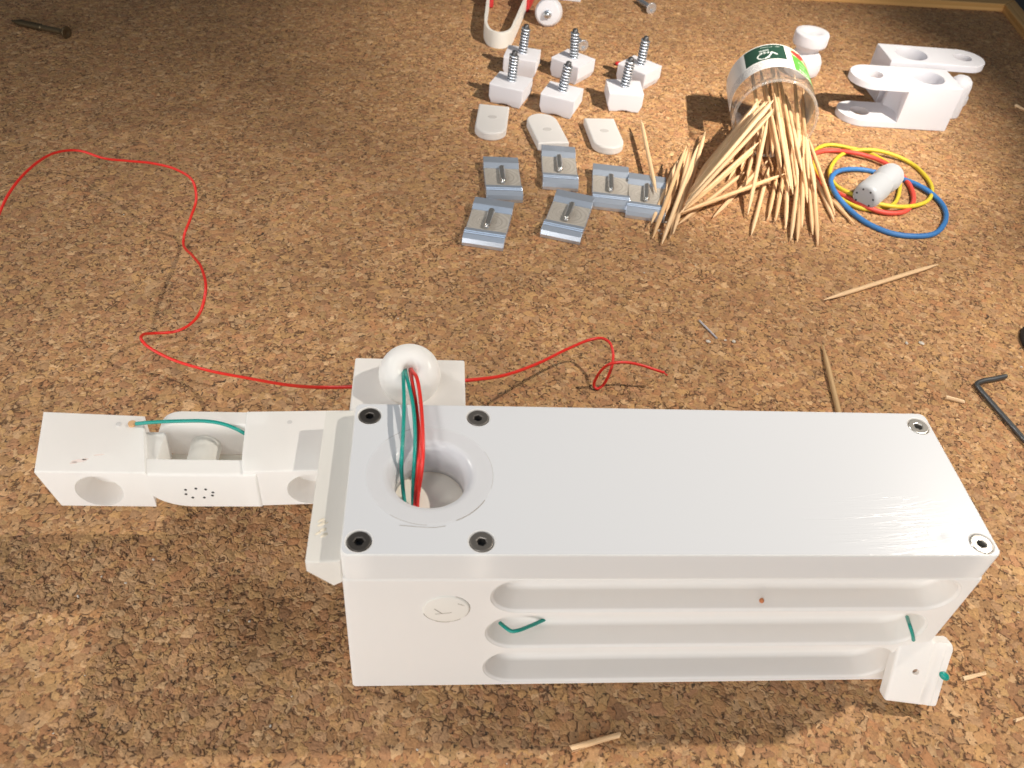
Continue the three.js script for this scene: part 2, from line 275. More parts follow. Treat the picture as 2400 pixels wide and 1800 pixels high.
{ // six countersunk hex socket screws
  const head = () => {
    const s = new THREE.Shape(); s.absarc(0, 0, 2.45, 0, Math.PI * 2); const h = new THREE.Path(); for (let k = 0; k < 6; k++) { const a = k * Math.PI / 3 + 0.3; h[k ? 'lineTo' : 'moveTo'](1.02 * Math.cos(a), 1.02 * Math.sin(a)); } h.closePath(); s.holes.push(h);
    return slab(s, -1.8, -0.06, 0.25, 28);
  };
  SCREWS.forEach(([x, z], i) => {
    const m = [STEEL_SHADED, STEEL_HALF_LIT, STEEL_SHADED, STEEL_HALF_LIT, STEEL_LIT, STEEL_LIT][i];  // tone per screw imitates the lamp reflection, strongest at the right
    const sc = mk('screw', head().rotateY(i * 0.7).translate(x, TOP, z), m, mech);
    sc.userData.label = m === STEEL_LIT ? 'hex socket screw toned bright to imitate lamp reflection' : 'hex socket screw toned dark to imitate missing lamp reflection';
    mk('socket', cylY(2.3, TOP - 2.6, TOP - 1.5, x, z, 24), SOCKET_SHADE, sc);
  });
}
{ // upright strip against the left end, bevelled below
  const s = shapeOf([[-7.2, 51.2], [-0.1, 51.8], [-0.1, 44], [-2.0, 42.6], [-7.2, 48]]);
  mk('end_plate', sideSlab(s, -1.5, 41.2, 0.4), POM_WARM, mech);
}
{ // block behind, with the domed ring that the cords leave by
  mk('guide_block', rbox(-2.2, 8, -24.2, 26.2, 48, -0.15, 0.5), POM, mech);
  const c = loc(960, 872, 54);
  const g = lathe([[1.6, -6], [1.7, 0.6], [2.2, 1.5], [3.1, 2.0], [4.4, 1.9], [5.8, 1.2], [6.9, -0.1], [7.5, -1.6], [7.7, -3], [7.6, -5], [7.2, -7.6], [1.6, -7.7]], 56); g.translate(0, 1, 0); g.rotateX(0.55); g.translate(c.x, 54, c.z);
  mk('domed_ring', g, POM, mech);
}
{ // the finger
  const hz = (a, y, r, z0, z1) => cylZ(r, z0, z1, a, y);
  const distal = slab(shapeOf([[-74.6, -5.8], [-51.0, -4.9], [-50.2, -1.6], [-46.4, 13.0], [-70.6, 12.9]]), 32.6, 45, 0.35); { const P = distal.attributes.position; for (let i = 0; i < P.count; i++) if (P.getX(i) < -60) P.setX(i, P.getX(i) + (45 - P.getY(i)) / 12.4 * 2.8); distal.computeVertexNormals(); }
  const h1 = locB(222, 1150, 12.9);
  mk('finger_tip_block', cut(distal, hz(h1.x + 1, 38.3, 5.3, 6, 16)), POM, mech);
  const flange = (x0, r, z0, z1, y1 = 45, bev = 0.35) => { const sh = new THREE.Shape(), cy = y1 - r; sh.moveTo(-22, cy - r); sh.lineTo(-22, y1); sh.lineTo(x0 + r, y1); sh.absarc(x0 + r, cy, r, Math.PI / 2, 1.5 * Math.PI); return sideSlab(sh, z0, z1, bev, 32); };
  const back = mk('knuckle_flange', flange(-48.6, 6.2, -6.9, -2.6, 44.9), POM, mech);
  const fs = new THREE.Shape(); fs.moveTo(-22, 32.6); fs.lineTo(-22, 44.5); fs.lineTo(-47.6, 44.5); fs.lineTo(-48.2, 41); fs.bezierCurveTo(-48, 36.5, -44.5, 32.8, -38, 32.5); fs.closePath();
  const front = mk('knuckle_flange', sideSlab(fs, 8.0, 13.0, 0.7, 32), POM, mech);
  mk('axle', hz(-37.2, 37.4, 3.6, -2.4, 8.2), POM_WARM, mech);
  mk('tongue', rbox(-53, 33, -2.0, -45.8, 42.6, 7.8, 0.4), POM, mech);
  mk('web', rbox(-50, 32.8, -2.4, -24, 34.2, 8.2, 0.3), CREAM, mech);
  const prox = slab(shapeOf([[-27.3, -6.8], [-0.2, -8.0], [-0.2, 11.4], [-25.0, 12.6], [-26.0, 8.2]]), 32.6, 45.2, 0.35);
  const h2 = locB(715, 1135, 12);
  mk('finger_base_block', cut(prox, hz(h2.x + 1, 38.3, 5.3, 5, 16)), POM, mech);
  for (const [u, v] of [[435, 1148], [459, 1145], [482, 1147], [499, 1154], [498, 1161], [479, 1166], [452, 1166], [436, 1158]]) { const p = locB(u, v, 13.0); mk('ink_dot', cylZ(0.32, 12.8, 13.05, p.x, p.y, 12), BLACK, front); }
  const SMUDGE = new THREE.MeshStandardMaterial({ color: lin(0.80, 0.68, 0.63), roughness: 0.9 });
  mk('smudge', [[185, 1080, 1.7, 0.5], [172, 1085, 0.8, 0.3], [232, 1066, 1.2, 0.25], [200, 1076, 0.7, 0.3]].map(([u, v, a, b]) => { const p = loc(u, v, 45); return new THREE.CylinderGeometry(1, 1, 0.02, 18).scale(a, 1, b).rotateY(0.15).translate(p.x, 45.005, p.z); }), SMUDGE, mech);
  const glue = []; for (let k = 0; k < 9; k++) { const p = loc(757 + rr(-14, 16), 1236 + rr(-20, 20), 51.4); glue.push(new THREE.IcosahedronGeometry(rr(0.25, 0.7), 1).scale(1.6, 0.35, 0.6).rotateY(rr(0.2, 0.7)).translate(p.x, 51.45, p.z)); }
  mk('glue_residue', glue, plastic(0.80, 0.72, 0.58, 0.2), mech);
  const peg = loc(310, 994, 45.2); mk('cord_peg', cylY(0.9, 44, 45.6, peg.x, peg.z, 16), new THREE.MeshStandardMaterial({ color: lin(0.6, 0.36, 0.18), roughness: 0.8 }), mech);
  for (const [u, v] of [[278, 994], [679, 990]]) { const p = loc(u, v, 45.1); mk('pin_hole', cylY(0.62, 44.6, 45.24, p.x, p.z, 18), POM_DULL, mech); }
}
{ // cords of the mechanism
  const path = (pts) => pts.map(([u, v, y]) => loc(u, v, y));
  mk('teal_strand', tube(path([[318, 993, 45.6], [350, 990, 46.2], [420, 987, 46.3], [480, 987, 46.2], [520, 993, 45.5], [555, 1006, 44.2], [580, 1020, 42.5]]), 0.44), TEAL_CORD, mech);
  mk('teal_strand', tube(path([[945, 868, 52.5], [945, 880, 56.6], [946, 905, 58.4], [947, 945, 58.6], [945, 1010, 58], [942, 1065, 56.5], [941, 1095, 53.5], [945, 1150, 49], [950, 1192, 46.7]]), 0.44), TEAL_CORD, mech);
  mk('teal_strand', tube(path([[950, 866, 52.5], [952, 880, 56.8], [958, 902, 58.6], [968, 950, 58.8], [973, 1020, 58], [972, 1070, 56.3], [970, 1100, 53.4], [968, 1150, 49], [968, 1194, 46.7]]), 0.44), TEAL_CORD, mech);
  mk('red_strand', tube(path([[961, 866, 52.5], [964, 882, 56.6], [967, 900, 58], [975, 950, 58], [982, 1020, 57.4], [981, 1070, 55.8], [978, 1110, 52.5], [974, 1150, 49], [971, 1194, 46.9]]), 0.45), RED_CORD, mech);
  mk('red_strand', tube(path([[963, 864, 52.5], [968, 872, 57], [977, 886, 58.6], [986, 940, 59], [991, 1020, 58.8], [991, 1070, 57], [986, 1120, 52.5], [981, 1150, 49.6], [977, 1194, 46.9]]), 0.45), RED_CORD, mech);
  mk('teal_strand', tube([locB(1172, 1460, DEP - 4.5), locB(1184, 1470, DEP - 2.5), locB(1198, 1479, DEP - 1.4), locB(1212, 1478, DEP - 1.5), locB(1240, 1468, DEP - 3.5), locB(1285, 1448, DEP - 7.5)], 0.45, 60), TEAL_CORD, mech);
}
{ // small block on the end of a cord, leaning on the right of the housing's front
  const tl = loc(2080, 1484, 20.5), bl = loc(2072, 1643, 4.2), tr = loc(2206, 1500, 20.5);
  const ux = tr.clone().sub(tl).normalize(), vy = tl.clone().sub(bl), h = vy.length(); vy.addScaledVector(ux, -vy.dot(ux)).normalize(); const nz = ux.clone().cross(vy);
  const w = tr.distanceTo(tl), H = h;
  const s = new THREE.Shape(); s.moveTo(0.8, 0); s.lineTo(w - 0.8, 0); s.absarc(w - 0.8, 0.8, 0.8, -Math.PI / 2, 0); s.lineTo(w, H - 2); s.absarc(w - 1.2, H - 2.2, 1.2, 0, Math.PI / 2); s.lineTo(w * 0.72, H - 1.4); s.quadraticCurveTo(w * 0.62, H - 1.4, w * 0.56, H - 0.2); s.quadraticCurveTo(w * 0.5, H, w * 0.42, H); s.lineTo(2, H); s.absarc(2, H - 2, 2, Math.PI / 2, Math.PI); s.lineTo(0, 0.8); s.absarc(0.8, 0.8, 0.8, Math.PI, 1.5 * Math.PI);
  let g = sideSlab(s, -4, 0, 0.7);
  const groove = new THREE.CylinderGeometry(1.7, 1.7, 40, 32); groove.scale(1, 1, 0.6); groove.translate(w * 0.76, 10, 0.45);
  g = cut(g, cylZ(0.85, -3, 2, w * 0.44, H * 0.48, 20), groove);
  const M = new THREE.Matrix4().makeBasis(ux, vy, nz).setPosition(bl); g.applyMatrix4(M);
  const stop = mk('cord_stop', g, POM, mech);
  const put = (x, y, z) => V(x, y, z).applyMatrix4(M);
  mk('bore', cylZ(0.82, -3, -1.1, w * 0.44, H * 0.48, 16).applyMatrix4(M), new THREE.MeshStandardMaterial({ color: lin(0.30, 0.2, 0.14), roughness: 0.8 }), stop);
  const knot = new THREE.SphereGeometry(1, 16, 12); knot.scale(1.5, 0.95, 0.8); knot.rotateZ(-0.6); knot.translate(w * 0.97, H * 0.48, 0.1); knot.applyMatrix4(M);
  mk('knot', knot, TEAL_CORD, stop);
  mk('teal_strand', tube([locB(2126, 1446, DEP - 5), locB(2129, 1456, DEP - 2.5), locB(2133, 1468, DEP + 0.2), locB(2138, 1484, DEP + 0.8), locB(2141, 1500, DEP + 0.6)], 0.45, 24), TEAL_CORD, mech);
}

// ------------------------------------------------------------------ long red cord, through the guide block
{
  const c = thing('loose_red_string', 'long thin red string running through the white block and winding over the cork', 'cord');
  const left = [[-70, 620, 14], [-20, 540, 18], [20, 455, 22], [70, 395, 22], [130, 358, 18], [185, 353, 14], [240, 370, 12], [300, 377, 16], [360, 383, 20], [415, 398, 22], [452, 425, 22], [460, 465, 18], [447, 510, 10], [432, 550, 3], [430, 572, 1.6], [452, 600, 8], [473, 630, 15], [482, 680, 18], [472, 725, 14], [448, 758, 7], [410, 777, 3], [360, 781, 5], [336, 784, 9], [331, 795, 11], [345, 811, 10], [400, 841, 7], [480, 866, 7], [580, 886, 14], [680, 903, 26], [760, 908, 36], [850, 906, 40]];
  mk('string_run', tube(left.map(([u, v, y]) => at(u, v, y)), 0.5, 420), RED_CORD, c);
  const right = [[1070, 893, 40], [1110, 890, 38], [1180, 880, 31], [1260, 852, 22], [1330, 818, 15], [1385, 796, 12], [1412, 793, 12], [1430, 805, 12], [1437, 830, 10.5], [1434, 858, 9], [1424, 885, 5], [1411, 905, 1.6], [1398, 911, 0.8], [1392, 903, 1.6], [1398, 885, 5], [1412, 865, 9], [1430, 853, 12], [1460, 849, 12], [1500, 855, 10], [1540, 868, 8], [1556, 873, 7]];
  mk('string_run', tube(right.map(([u, v, y]) => at(u, v, y)), 0.5, 300), RED_CORD, c);
  mk('frayed_end', [tube([at(1555, 872, 7), at(1560, 876, 7), at(1565, 879, 6.6)], 0.16, 10), tube([at(1555, 873, 7), at(1560, 878, 6.6), at(1563, 881, 6)], 0.14, 10)], RED_CORD, c);
}

// ------------------------------------------------------------------ six small blocks with threaded studs
function studBlock(name, label, cat, x, z, turn, lean, group) {
  const b = thing(name, label, cat, [x, 0, z], turn, group);
  const s = new THREE.Shape(); s.moveTo(-7.6, 0.1); s.lineTo(-4, 0.1); s.quadraticCurveTo(0, 1.6, 4, 0.1); s.lineTo(7.6, 0.1); s.lineTo(9.0, 3.4); s.lineTo(9.0, 10); s.lineTo(-9.0, 10); s.lineTo(-9.0, 3.4); s.closePath();
  mk('block', sideSlab(s, -8.4, 8.4, 0.6), POM_SMALL, b);
  const place = (g) => { g.rotateZ(lean[0]); g.rotateX(lean[1]); return g.translate(0, 9.9, -0.5); };
  const stud = mk('threaded_stud', place(lathe([[0, -2], [1.75, -2], [1.75, 13.2], [1.5, 14.2], [1.35, 15], [0.9, 15.4], [0, 15.5]], 20)), THREAD_SHADE, b);
  const turns = 8.5, hel = []; for (let k = 0; k <= turns * 10; k++) { const a = k / 10 * Math.PI * 2, r = 2.05; hel.push(V(r * Math.cos(a), 0.2 + k / 10 * 1.55, r * Math.sin(a))); }
  mk('thread', place(new THREE.TubeGeometry(new THREE.CatmullRomCurve3(hel), 190, 0.52, 6)), ZINC, stud);
  return b;
}
const BG = 'white blocks with threaded studs';
[['back left white block, its front square to the viewer, stud near its middle', -14.5, -457, -0.09, [-0.05, 0]],
 ['back middle white block turned corner forward, a countersunk screw lying behind it', 13.2, -458, -0.56, [0.1, 0]],
 ['back right white block turned corner forward, a red crumb beside it', 49.5, -459.5, -0.61, [-0.02, 0]],
 ['front left white block nearest the semicircular pad with a pencil mark', -17.7, -421.3, -0.25, [-0.02, 0]],
 ['front middle white block, its stud in front of the corner-forward block', 8.6, -416.3, -0.26, [-0.09, 0]],
 ['front right white block with its long side facing the viewer', 40.6, -429.5, 0.1, [-0.05, 0]]].forEach(([l, x, z, t, n]) => studBlock('threaded_block', l, 'plastic block', x, z, t, n, BG));

// ------------------------------------------------------------------ three round ended pads
{
  const pad = (label, x, z, turn) => {
    const t = thing('plastic_pad', label, 'pad', [x, 0, z], turn, 'round ended plastic pads');
    const s = new THREE.Shape(), w = 7.6; s.moveTo(-w, -17); s.lineTo(w, -17); s.lineTo(w, 5); s.absarc(0, 5, w, 0, Math.PI); s.lineTo(-w, -17);
    mk('pad', slab(s, 0.1, 4.2, 0.8), POM_DULL, t);
    const m = new THREE.CylinderGeometry(1.6, 1.6, 0.25, 24); m.scale(1.4, 1, 1); m.translate(0, 4.14, -4); mk('pencil_mark', m, new THREE.MeshStandardMaterial({ color: lin(0.42, 0.40, 0.39), roughness: 0.8 }), t);
  };
  pad('left white pad with its straight edge towards the blocks', -24.2, -387.5, 0.02);
  pad('middle white pad turned round, its rounded end towards the blocks', 1.8, -389, Math.PI + 0.30);
  pad('right white pad with a curved pencil mark, nearest the upright toothpick', 31.6, -386.5, 0.2);
}

// ------------------------------------------------------------------ six aluminium plates with pins
{
  const prof = [[-15, 0.2], [-15, 4.2], [-9.8, 4.4], [-7.6, 2.9], [6.6, 2.9], [8, 4.2], [10, 4.4], [10.3, 4.15], [11.2, 4.4], [11.5, 4.15], [12.4, 4.3], [14.2, 3.2], [15, 1.6], [15, 0.2]];
  const plate = (label, u, v, u2, v2, w) => {
    const bk = at(u, v, 2), ft = at(u2, v2, 2), mid = bk.clone().add(ft).multiplyScalar(0.5), dir = ft.clone().sub(bk), L = Math.hypot(dir.x, dir.z);
    const t = thing('metal_plate', label, 'metal plate', [mid.x, 0, mid.z], Math.atan2(dir.x, dir.z), 'small aluminium plates with a pin');
    const k = L / 30, g = sideSlab(shapeOf(prof.map(([z, y]) => [z * k, y])), -w / 2, w / 2, 0.12); g.rotateY(-Math.PI / 2);
    mk('plate', g, ALU, t);
    const f = new THREE.PlaneGeometry(w - 0.4, 13.6 * k); f.rotateX(-Math.PI / 2); f.translate(0, 2.93, -0.5 * k); mk('milled_floor', f, ALU_FLOOR, t);
    const p = new THREE.CapsuleGeometry(1.45, 11.5, 8, 20); p.rotateX(Math.PI / 2 - 0.03); p.translate(0, 3.9, -1.0); mk('pin', p, PIN, t);
  };
  plate('aluminium plate at the left of the upper row, above the ridged one', 1172, 378, 1183, 466, 16);
  plate('topmost aluminium plate, just below the middle pad', 1307, 352, 1314, 438, 16);
  plate('aluminium plate touching the one under the toothpicks', 1430, 397, 1431, 486, 16.5);
  plate('aluminium plate partly under the toothpick pile', 1515, 420, 1512, 508, 17);
  plate('aluminium plate with ridged edges, lowest on the left', 1159, 478, 1131, 573, 17);
  plate('aluminium plate turned askew between the lower left and middle plates', 1349, 462, 1313, 556, 17);
}

// ------------------------------------------------------------------ toothpicks
const pickGeo = lathe([[0.05, 0], [0.26, 1.2], [0.56, 4.5], [0.85, 9], [0.94, 12], [0.96, 30], [0.94, 53], [0.85, 56], [0.56, 60.5], [0.26, 63.8], [0.05, 65]], 10);
pickGeo.scale(0.001, 0.001, 0.001);
function pick(near, ny, far, fy, label, group, mat, scale = 1) {
  const a = at(near[0], near[1], ny); let b = at(far[0], far[1], fy), best = 1e9;
  if (fy > 1) for (let y = Math.max(1, fy - 7); y <= fy + 7; y += 0.25) { const q = at(far[0], far[1], y), e = Math.abs(q.distanceTo(a) - 65 * scale); if (e < best) { best = e; b = q; } }
  const m = new THREE.Mesh(pickGeo, mat || PICKS[Math.floor(rnd() * PICKS.length)]);
  m.name = numbered('toothpick'); m.castShadow = m.receiveShadow = true; orient(m, a, b); m.scale.setScalar(scale); m.rotateY(rnd() * 6); scene.add(m);
  tag(m, label, 'toothpick', group); return m;
}
const cx = (p) => [1480 + p[0] / 4.096, 200 + p[1] / 4.096];
{
  const G1 = 'toothpicks spilled over the metal plate', SEQ = [0, 1, 5, 3, 4, 2, 6], NTH = ['first', 'second', 'third', 'fourth', 'fifth', 'sixth', 'seventh']; let nth = 0;
  for (const [n, ny, f, fy] of [[[190, 1330], 3.5, [435, 745], 6], [[205, 1470], 1.2, [530, 575], 12], [[290, 1530], 1.2, [650, 545], 10], [[370, 1470], 1.2, [555, 640], 8], [[400, 1430], 3, [605, 690], 7], [[330, 1230], 5, [540, 610], 6], [[520, 1100], 1.4, [710, 440], 4]]) pick(cx(n), ny, cx(f), fy, `toothpick in the left bunch on the metal plate, upper tip ${NTH[SEQ[nth++]]} from the left`, G1);
  const G2 = 'toothpicks fanning left out of the jar', L2 = 'pale wooden toothpick in the fan spilling left out of the jar';
  for (const [n, ny, f, fy] of [[[640, 850], 4, [1090, 330], 14], [[620, 880], 3, [1200, 180], 22], [[600, 960], 4, [1250, 130], 24], [[570, 1030], 5, [1290, 150], 26], [[545, 1075], 7, [1310, 150], 29], [[520, 1110], 6, [1320, 170], 30], [[490, 1190], 4, [1340, 190], 28], [[480, 1210], 6, [1370, 220], 30], [[505, 1155], 9, [1400, 100], 34], [[530, 1060], 3, [1240, 125], 20], [[610, 920], 6, [1170, 230], 25], [[585, 1000], 8, [1265, 170], 28], [[555, 1080], 9, [1345, 150], 31], [[515, 1140], 4, [1290, 230], 23], [[660, 880], 6, [1220, 140], 22], [[500, 1180], 10, [1365, 245], 31], [[690, 830], 3, [1150, 300], 14], [[470, 1225], 2.5, [1225, 545], 9], [[520, 1190], 4, [1220, 585], 12]]) pick(cx(n), ny, cx(f), fy, L2, G2);
  pick(cx([480, 1222]), 5.2, cx([1475, 848]), 7.5, 'toothpick lying crosswise over the others below the jar mouth', null, PICKS[3]);
  pick(cx([440, 1340]), 1.2, cx([1000, 900]), 1.4, 'toothpick lowest on the left, mostly under the crosswise one', null, PICKS[2]);
  pick(cx([780, 1270]), 1.2, cx([1310, 720]), 3, 'slanting toothpick passing under the crosswise one', null, PICKS[0]);
  const G3 = 'toothpicks hanging straight out of the jar', L3 = 'pale wooden toothpick pointing straight down from the jar mouth';
  for (const [n, ny, f, fy] of [[[1115, 1245], 2, [1310, 310], 24], [[1150, 1440], 1.2, [1320, 790], 7], [[1310, 1290], 1.2, [1420, 760], 9], [[1380, 1310], 1.4, [1480, 760], 12], [[1480, 1380], 1.2, [1500, 820], 11], [[1530, 1490], 1.2, [1600, 900], 11], [[1590, 1510], 1.2, [1640, 880], 12], [[1635, 1370], 2.5, [1650, 760], 14], [[1740, 1440], 1.4, [1690, 780], 10], [[1790, 1540], 1.2, [1740, 760], 12],
    [[1550, 1050], 5, [1440, 320], 22], [[1585, 1030], 3, [1480, 300], 18], [[1690, 1130], 4, [1590, 280], 22], [[1640, 830], 10, [1500, 180], 24], [[1440, 790], 11, [1340, 260], 26], [[1410, 720], 9, [1400, 150], 24], [[1600, 960], 7, [1530, 300], 22], [[1700, 900], 8, [1640, 180], 24], [[1530, 1000], 8, [1410, 300], 27], [[1300, 690], 6, [1330, 300], 15], [[1355, 690], 8, [1340, 310], 20], [[1100, 920], 3, [1190, 560], 8], [[1120, 760], 5, [1210, 430], 14], [[1050, 800], 5, [1160, 470], 14], [[1660, 1000], 3, [1560, 300], 15], [[930, 910], 2, [1130, 560], 9], [[1200, 730], 9, [1260, 420], 20], [[1260, 560], 12, [1200, 170], 25], [[1560, 640], 12, [1470, 190], 26], [[1480, 560], 14, [1410, 170], 28], [[1610, 620], 12, [1580, 140], 25], [[1650, 700], 11, [1650, 230], 22], [[1380, 620], 12, [1290, 130], 26], [[1440, 900], 4, [1380, 500], 14], [[1580, 880], 5, [1530, 520], 14]]) pick(cx(n), ny, cx(f), fy, L3, G3);
  const G4 = 'toothpicks fanning right towards the rubber bands', L4 = ['toothpick slanting right, its lower tip farthest out before the bands, under the long one', 'long toothpick leaning right from the jar lip to the yellow band', 'toothpick lying flat half under the blue rubber band', 'toothpick along the right side of the pile below the jar lip']; let n4 = 0;
  for (const [n, ny, f, fy] of [[[1950, 1310], 1.2, [1770, 900], 8], [[1955, 1250], 1.8, [1685, 480], 14], [[2150, 1340], 1.2, [1900, 1080], 3], [[1770, 1060], 4, [1640, 300], 20]]) pick(cx(n), ny, cx(f), fy, L4[n4++], G4);
  const s = pick(cx([238, 1030]), 4.4, cx([118, 460]), 13, 'lone toothpick propped on the metal plate, apart from the pile on its left', null, PICKS[0]);
  pick([2200, 619], 1.4, [1937, 701], 1, 'toothpick lying alone on the cork below the blue rubber band', null, PICKS[0]);
  pick([1928, 807], 1.0, [1965, 962], 1.0, 'toothpick half hidden behind the white housing', null, PICK_OLD);
}
// ------------------------------------------------------------------ the toothpick jar
{
  const mouth = at(1816, 281, 20.2), back = at(1793, 178, 20.2); const dir = back.clone().sub(mouth).setY(0), Lj = 44;
  const j = thing('toothpick_jar', 'small clear plastic jar with a green and white label lying on its side', 'jar', [mouth.x, 20.2, mouth.z]);
  j.quaternion.setFromUnitVectors(V(0, 1, 0), dir.clone().normalize());
  const CLEAR = new THREE.MeshPhysicalMaterial({ color: lin(0.93, 0.91, 0.88), roughness: 0.06, transmission: 0.92, thickness: 0, ior: 1.45, specularIntensity: 0.9 });
  const R = 19.8;
  mk('jar_wall', lathe([[R - 1.2, 0], [R - 0.3, 0.2], [R, 1.2], [R - 0.2, 3.0], [R - 0.9, 3.4], [R - 0.9, 5.0], [R - 0.2, 5.4], [R, 6.5], [R, 40], [R - 1.5, 43.2], [R - 4, Lj], [0, Lj]], 72), CLEAR, j);
  mk('rim', new THREE.TorusGeometry(R - 0.7, 0.75, 10, 64).rotateX(Math.PI / 2).translate(0, 0.6, 0), CLEAR, j);
  const label = canvasTex(1024, 364, (c, w, h) => {      // upright: the jar's mouth is at the top
    c.fillStyle = '#eceae6'; c.fillRect(0, 0, w, h);
    for (let y = 14; y < 118; y += 15) { c.fillStyle = 'rgba(120,120,135,0.8)'; for (let x = 488; x < 1015;) { const l = rr(10, 42); c.fillRect(x, y, Math.min(l, 1015 - x), 5); x += l + 6; } }
    c.fillStyle = '#27483a'; c.fillRect(490, 128, 268, 226);   // dark green panel: a tick that turns into a tree
    c.strokeStyle = '#eef1ec'; c.fillStyle = '#eef1ec'; c.lineWidth = 12; c.lineCap = 'round'; c.lineJoin = 'round';
    c.beginPath(); c.moveTo(548, 200); c.lineTo(580, 236); c.quadraticCurveTo(588, 178, 622, 156); c.stroke();
    c.lineWidth = 9; c.beginPath(); c.arc(628, 192, 44, -2.3, 1.2); c.stroke();
    c.font = 'bold 40px sans-serif'; c.fillText('FSC', 592, 252); c.font = 'bold 26px sans-serif'; c.fillText('100%', 592, 284); c.font = '20px sans-serif'; c.fillText('FSC · C117505', 520, 330);
    c.fillStyle = '#e3cda6'; c.fillRect(120, 236, 330, 120);
    for (const [x, y, r] of [[408, 300, 36], [356, 318, 34], [384, 272, 30], [300, 300, 30]]) { c.fillStyle = `rgb(${205 + Math.round(rr(-15, 15))},66,56)`; c.beginPath(); c.arc(x, y, r, 0, 7); c.fill(); }
    c.fillStyle = '#5da043'; c.fillRect(150, 8, 296, 240); c.fillStyle = '#f2f6ee'; c.font = 'bold 44px sans-serif'; c.fillText('Sticks', 290, 60); c.font = '30px sans-serif'; c.fillText('300 pcs', 300, 120); c.fillText('wood', 330, 180);
    c.fillStyle = '#d9673a'; c.fillRect(170, 14, 90, 22);
  });
  label.wrapS = label.wrapT = THREE.ClampToEdgeWrapping;
  const g = new THREE.CylinderGeometry(R + 0.18, R + 0.18, 27, 72, 1, true, -1.9, 3.8); g.translate(0, 27, 0);
  const U = g.attributes.uv; for (let i = 0; i < U.count; i++) U.setXY(i, 1 - U.getX(i), 1 - U.getY(i));
  mk('label', g, new THREE.MeshStandardMaterial({ map: label, roughness: 0.45 }), j);
}

// ------------------------------------------------------------------ white spool behind the jar, two clevises
{
  const p = at(1877, 178, 0), s = thing('spool', 'white plastic spool standing upright behind the jar', 'spool', [p.x, 0, p.z - 4]);
  mk('spool_body', lathe([[0, 0.1], [8, 0.1], [9.6, 1.2], [10.2, 4], [10.0, 8], [8.6, 11], [6.6, 12.8], [6.2, 14.2], [7.0, 15.6], [9.2, 17], [9.6, 18.2], [9.6, 23], [9.1, 24], [6, 24.1], [4.2, 23.2], [2.5, 22.6], [0, 22.6]], 56), POM_SMALL, s);
}
function clevis(label, base, dir, flip) {
  const t = thing('clevis', label, 'clevis', base, dir, 'white plastic clevises');
  const W = 11.5, H = 24, s = new THREE.Shape();
  s.moveTo(26, -W); s.lineTo(26, W); s.lineTo(-19, W); s.absarc(-19, 0, W, Math.PI / 2, 1.5 * Math.PI); s.closePath();
  const whole = slab(s, 0.1, H, 0.5, 32);
  const gap = rbox(-40, 3.6, -20, -2, H - 3.6, 20, 0.6), slantGap = new THREE.CylinderGeometry(13.6, 13.6, H - 7.2, 40).translate(-12, H / 2, 0);
  mk('clevis_body', cut(whole, gap, slantGap, cylY(5.0, -5, H + 5, -18.5, 0), cylY(8.8, H - 14, H + 5, 11, 0)), POM_SMALL, t);
  return t;
}
{
  const p = at(2090, 268, 0), q = at(2211, 300, 0);
  const A = clevis('front white clevis with two round eared flanges pointing left', [187, 0, -449.5], 0.12);
  const B = clevis('rear white clevis with its eared flange pointing right', [208, 0, -482], Math.PI - 0.02 + 0.12);
  const k = thing('domed_knob', 'small white domed knob against the right end of the front clevis', 'knob', [222, 0, -463]);
  mk('knob', lathe([[0, 0.1], [5.5, 0.1], [5.8, 1], [5.8, 17], [5.2, 19.6], [3.4, 21.4], [0, 22]], 36), POM_SMALL, k);
}

